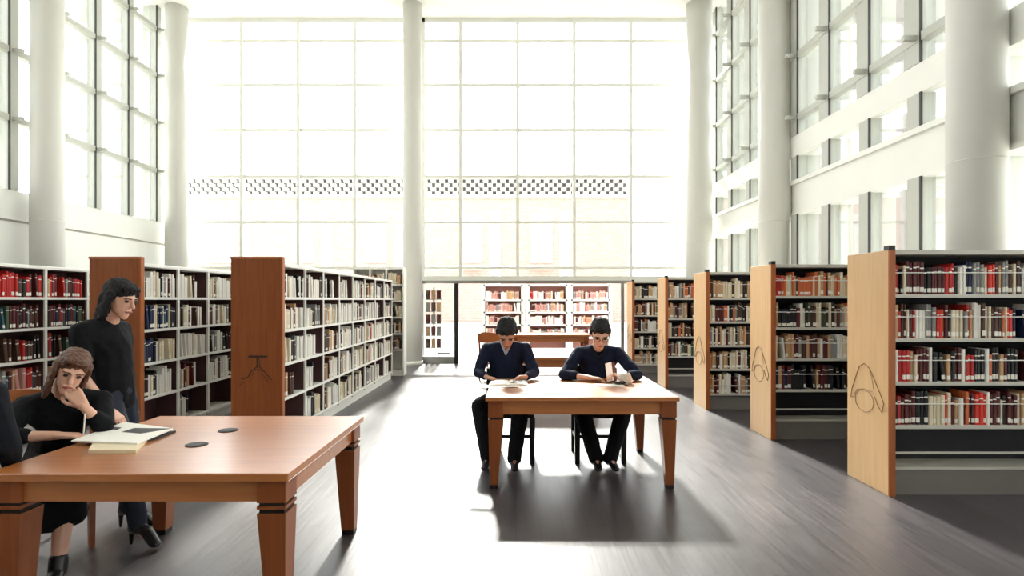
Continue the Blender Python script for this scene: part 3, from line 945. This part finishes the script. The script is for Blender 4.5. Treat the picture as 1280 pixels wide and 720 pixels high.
# standing woman, in profile facing +x
LONG = [[((0, .02, .052), (.086, .100, .086))], [((0, .05, .0), (.080, .070, .085)), ((0, .055, -.10), (.075, .055, .07))],
        [((0, .055, -.10), (.075, .055, .07)), ((0, .06, -.21), (.070, .045, .05))],
        [((0, -.05, .088), (.068, .045, .03)), ((0, .03, .10), (.07, .06, .04))],
        [((.079, -.015, .03), (.014, .045, .04)), ((.074, .01, -.09), (.014, .04, .05))], [((-.079, .0, .03), (.014, .035, .04)), ((-.074, .02, -.09), (.014, .035, .05))]]
wx, wy = -2.68, 3.68
J3 = dict(head=(wx+.09, wy-.02, 1.53), face=(.94, -.16, -.30), up=(.3, 0, 1), hs=1.04, neck=(wx+.0, wy, 1.395),
          shoulders=((wx-.05, wy-.16, 1.33), (wx-.03, wy+.16, 1.33)), elbows=((wx-.01, wy-.21, 1.05), (wx-.03, wy+.20, 1.05)),
          wrists=((wx+.12, wy-.16, .84), (wx+.02, wy+.20, .83)),
          hands=(((.72, .05, -.70), (-.5, .1, -.6), 1, .5), ((.1, 0, -1), (0, -1, 0), 1, .5)),
          chest=(wx+.025, wy, 1.20), pelvis=(wx+.04, wy, .90), girth=.9, turn=1, hem=-.02,
          hips=((wx+.05, wy-.08, .86), (wx+.03, wy+.08, .86)), knees=((wx+.21, wy-.12, .50), (wx+.10, wy+.08, .50)),
          ankles=((wx+.33, wy-.20, .15), (wx+.08, wy+.08, .16)), toes=((wx+.455, wy-.24, .035), (wx+.22, wy+.08, .035)), hair=LONG, heel=1)
person('person', (wx, wy, 0), 'standing woman with long black hair in a black short-sleeved top, leaning on the table', J3,
       dict(skin=M_skin2, hair=M_hair, top=M_blk, legs=mat('dark_denim', '141c2b', .85, var=.4, scale=10)), voxel=.005, sleeve='short')

# seated girl leaning her chin on her hand
GH = [[((0, .02, .052), (.086, .098, .086))], [((0, .05, .0), (.080, .070, .08)), ((0, .08, -.06), (.05, .05, .05))],
      [((-.079, .0, .02), (.015, .045, .05)), ((-.07, .0, -.12), (.018, .03, .06))],
      [((0, -.05, .088), (.066, .042, .03)), ((0, .03, .10), (.07, .06, .04))], [((.079, .0, .03), (.014, .035, .045)), ((.078, .0, -.07), (.014, .025, .04))]]
J4 = dict(head=(-2.545, 3.20, 1.115), face=(.62, -.72, -.30), up=(.45, 0, 1), hs=1.0, neck=(-2.65, 3.27, .99),
          shoulders=((-2.80, 3.20, .92), (-2.51, 3.38, .92)), elbows=((-2.76, 3.0, .795), (-2.39, 3.24, .80)),
          wrists=((-2.52, 3.08, .785), (-2.435, 3.15, .935)),
          hands=(((.92, .25, -.08), (0, 0, -1), 1, .5), ((-.55, -.05, .8), (-.5, .5, .1), 1, 1.3)),
          chest=(-2.69, 3.32, .82), pelvis=(-2.86, 3.50, .55), girth=.88, turn=.5, hem=-.02,
          hips=((-2.90, 3.42, .53), (-2.77, 3.48, .53)), knees=((-2.58, 3.0, .50), (-2.50, 3.12, .50)),
          ankles=((-2.56, 2.90, .10), (-2.47, 3.02, .10)), toes=((-2.54, 2.79, .035), (-2.42, 2.91, .035)), hair=GH)
# skirt instead of trousers: build with legs False for garments, add legs to the body afterwards
def girl():
    root = person('person', (-2.78, 3.35, 0), 'seated girl with brown hair, chin on her hand, in a dark dress', J4,
                  dict(skin=M_skin2, hair=M_hairb, top=M_blk, legs=M_blk), voxel=.005, sleeve='rolled')
    for ch in list(root.children):
        if ch.name.startswith('trousers'): bpy.data.objects.remove(ch)
    b = bmesh.new(); J = J4
    pe = V(J['pelvis'])
    hull(b, [(pe+V((0, 0, .05)), (.165, .15, .12)), (V(J['hips'][0]), .10), (V(J['hips'][1]), .10)])
    hull(b, [(V(J['hips'][0]), .10), (V(J['hips'][1]), .10), (V(J['knees'][0])+V((0, 0, .0)), .075), (V(J['knees'][1]), .075)])
    hull(b, [(V(J['knees'][0]), .075), (V(J['knees'][1]), .075), (V(J['knees'][0])+V((.0, -.02, -.16)), .07), (V(J['knees'][1])+V((.03, .0, -.16)), .07)])
    b.transform(Matrix.Translation(-root.location)); remeshed('skirt', b, M_blk, root, .008, 3, noise=.02, nsize=.08)
    return root
girl()

# person at the picture edge
J5 = dict(head=(-2.76, 2.76, 1.30), face=(.75, .3, -.4), up=(.2, 0, 1), hs=.98, neck=(-2.71, 2.74, 1.16),
          shoulders=((-2.46, 2.62, 1.09), (-2.76, 2.88, 1.08)), elbows=((-2.405, 2.65, .835), (-2.74, 2.83, .82)),
          wrists=((-2.50, 2.78, .70), (-2.68, 2.76, .64)),
          hands=(((-.5, .7, -.4), (-.2, 0, -1), -1, .6), ((.2, -.9, -.2), (0, 0, -1), 1, .6)),
          chest=(-2.66, 2.74, .95), pelvis=(-2.85, 2.74, .56), girth=.9, turn=1,
          hips=((-2.80, 2.64, .54), (-2.80, 2.80, .54)), knees=((-2.47, 2.58, .52), (-2.47, 2.71, .52)),
          ankles=((-2.58, 2.54, .10), (-2.58, 2.66, .10)), toes=((-2.45, 2.54, .035), (-2.45, 2.66, .035)), hair=SHORT)
person('person', (-2.82, 2.72, 0), 'person in a charcoal top cut off by the picture edge, sitting at the table end', J5,
       dict(skin=M_skin, hair=M_hair, top=M_blk2, legs=M_trs), voxel=.006, sleeve='long')

# ------------------------------------------------------------------ things on the tables
def sheet(bm, pts, z0, z1, mi=0):
    vs0 = [bm.verts.new((x, y, z0)) for x, y in pts]; vs1 = [bm.verts.new((x, y, z1)) for x, y in pts]
    fs = [bm.faces.new(vs0[::-1]), bm.faces.new(vs1)]
    for i in range(len(pts)):
        j = (i+1) % len(pts); fs.append(bm.faces.new((vs0[i], vs0[j], vs1[j], vs1[i])))
    for f in fs: f.material_index = mi
def open_book(name, loc, rz, w_, d_, th, label, cat, m_photo=None, cover=M_brown, photo_rects=(), group=None, tilt=0):
    """open book: two page blocks that arch from the gutter, cover beneath"""
    t = empty(name, loc, rz); t.rotation_euler = (tilt, 0, rz); tag(t, label, cat, group)
    obj('cover', box(-w_-.006, w_+.006, -d_/2-.006, d_/2+.006, 0, .004), cover, t)
    for s in (-1, 1):
        bm = bmesh.new(); n = 8; prev = None
        for i in range(n+1):
            u = i/n; x = s*u*w_; z = .004+th*(.35+.65*math.sin(PI*min(1, .12+u*.95))**.6)*(1 if u < 1 else .8)
            if i == 0: z = .004+th*.35
            cur = [bm.verts.new((x, -d_/2, .004)), bm.verts.new((x, d_/2, .004)), bm.verts.new((x, d_/2, z)), bm.verts.new((x, -d_/2, z))]
            if prev:
                for k in range(4): bm.faces.new((prev[k], prev[(k+1) % 4], cur[(k+1) % 4], cur[k]))
            else: bm.faces.new(cur)
            prev = cur
        bm.faces.new(prev[::-1])
        obj('pages', bm, M_paper, t)
    zt = .004+th*1.03
    for (a, b, c, d) in photo_rects:
        obj('printed_picture', box(a, b, c, d, zt-.001, zt+.0012), M_photo, t)
    return t

def tp(u, v, z=TZ):
    y = FPX*(EYE-z)/(v-375); return V(((u-645)*y/FPX, y, z))
# sheets, pad and picture magazine on the big table (long direction runs away from the camera)
bm = bmesh.new(); P = [tp(110, 567), tp(170, 567), tp(184, 552), tp(120, 552)]
sheet(bm, [(p.x, p.y) for p in P], TZ+.0005, TZ+.018)
o = obj('paper_pad', bm, M_cream); tag(o, 'thick cream paper pad under the open magazine', 'notepad')
root = empty('magazine', tp(150, 548, TZ)); root.location.z = TZ+.0185
tag(root, 'large open magazine with dark pictures on the front table', 'magazine')
L0 = root.location
bm = bmesh.new(); P = [tp(89, 557), tp(171, 560), tp(216, 541), tp(155, 533)]
sheet(bm, [(p.x-L0.x, p.y-L0.y) for p in P], 0, .009); obj('pages', bm, M_paper, root)
for q in ([(152, 546), (176, 548), (215, 541.5), (168, 541)], [(130, 541.5), (146, 543.5), (152, 540.5), (138, 539)]):
    bm = bmesh.new(); P = [tp(*a) for a in q]; sheet(bm, [(p.x-L0.x, p.y-L0.y) for p in P], .009, .0102); obj('printed_picture', bm, M_photo, root)
bm = bmesh.new(); P = [tp(186, 551.5), tp(197, 549), tp(220, 540.5), tp(205, 543)]
sheet(bm, [(p.x, p.y) for p in P], TZ+.0005, TZ+.012); o = obj('notebook', bm, M_grom); tag(o, 'thin black notebook poking out beside the magazine', 'notebook')
# pen of the girl
b = bmesh.new(); cyl(b, (-2.425, 3.14, .775), (-2.385, 3.10, .90), .004, n=8); o = obj('pen', b, M_paper); tag(o, 'white pen in the hand of the seated girl', 'pen')

# man 1: open book, newspaper hanging over the table edge
open_book('open_book', (c1+.03, 5.18, TZ+.004), 0, .17, .24, .02, 'open book with white pages before the bowed man', 'book', cover=M_edge,
          photo_rects=((.02, .14, -.10, -.06), (.04, .15, -.02, .02)))
bm = bmesh.new()
n = 10
for i in range(n):
    x0 = -.55+.05*i
rowp = []
for i in range(11):
    u = i/10; x = -.50+.52*u; z = TZ+.002+(-.03*(max(0, (-.25-x))/.25)**1.5 if x < -.25 else 0) + .003*math.sin(u*9)
    rowp.append([bm.verts.new((x, 4.96+.03*u, z)), bm.verts.new((x+.05, 5.12+.02*u, z+.001)), bm.verts.new((x+.05, 5.12+.02*u, z+.003)), bm.verts.new((x, 4.96+.03*u, z+.003))])
for a, b_ in zip(rowp[:-1], rowp[1:]):
    for k in range(4): bm.faces.new((a[k], a[(k+1) % 4], b_[(k+1) % 4], b_[k]))
bm.faces.new(rowp[0]); bm.faces.new(rowp[-1][::-1])
o = obj('newspaper', bm, M_paper); tag(o, 'folded newspaper hanging over the side of the table of the two men', 'newspaper')
# man 2: small brown book held upright, loose white paper, wallet
t = empty('small_book', (.925, 5.20, TZ+.03), .25); t.rotation_euler = (-.25, 0, .35)
tag(t, 'small brown book held upright by the man with glasses', 'book')
obj('cover', box(-.016, .016, 0, .11, 0, .17, .003), mat('brown_book_cover', '6b2c1c', .6), t)
obj('pages', box(-.030, -.017, .004, .105, .004, .176), M_paper, t)
t = empty('open_book', (.98, 5.24, TZ+.0), -.5); t.rotation_euler = (.9, 0, -.5)
tag(t, 'white pages fanned open beside the small brown book', 'book')
bm = bmesh.new()
for k in range(5):
    a = -.5+k*.25
    vs = [bm.verts.new(p) for p in ((0, 0, 0), (.11*math.cos(a*.6), .10*math.sin(a)+.0, .0), (.11*math.cos(a*.6), .10*math.sin(a), .12), (0, 0, .14))]
    r = bmesh.ops.extrude_face_region(bm, geom=[bm.faces.new(vs)])
    bmesh.ops.translate(bm, verts=[g for g in r['geom'] if isinstance(g, bmesh.types.BMVert)], vec=(0, .003, 0))
obj('pages', bm, M_paper, t)
bm = bmesh.new(); bx(bm, .72, .98, 5.02, 5.17, TZ+.0008, TZ+.006); o = obj('paper_sheet', bm, M_paper); tag(o, 'white papers lying in front of the man with glasses', 'paper')
bm = bmesh.new(); hull(bm, [((.93, 5.12, TZ+.022), (.035, .02, .014)), ((.98, 5.14, TZ+.022), (.03, .02, .014))])
o = obj('pencil_case', bm, M_black, smooth=True); tag(o, 'small black case on the papers by the small brown book', 'case')
# brochure rack behind the lobby glass
t = empty('brochure_rack', (-2.05, YB-.0, 0)); tag(t, 'rack of brown brochures behind the lobby glass', 'rack')
obj('rack_post', box(-.02, .02, -.02, .02, 0, 1.85), M_steel, t)
for k in range(5):
    z = .35+k*.3
    obj('rack_tray', box(-.2, .2, -.08, .02, z-.02, z), M_steel, t)
    for j in range(3):
        obj('brochure', box(-.19+j*.13, -.08+j*.13, -.06, -.03, z, z+.22), [BM['brown'], BM['tan'], BM['maroon'], BM['grey']][(k+j) % 4], t)
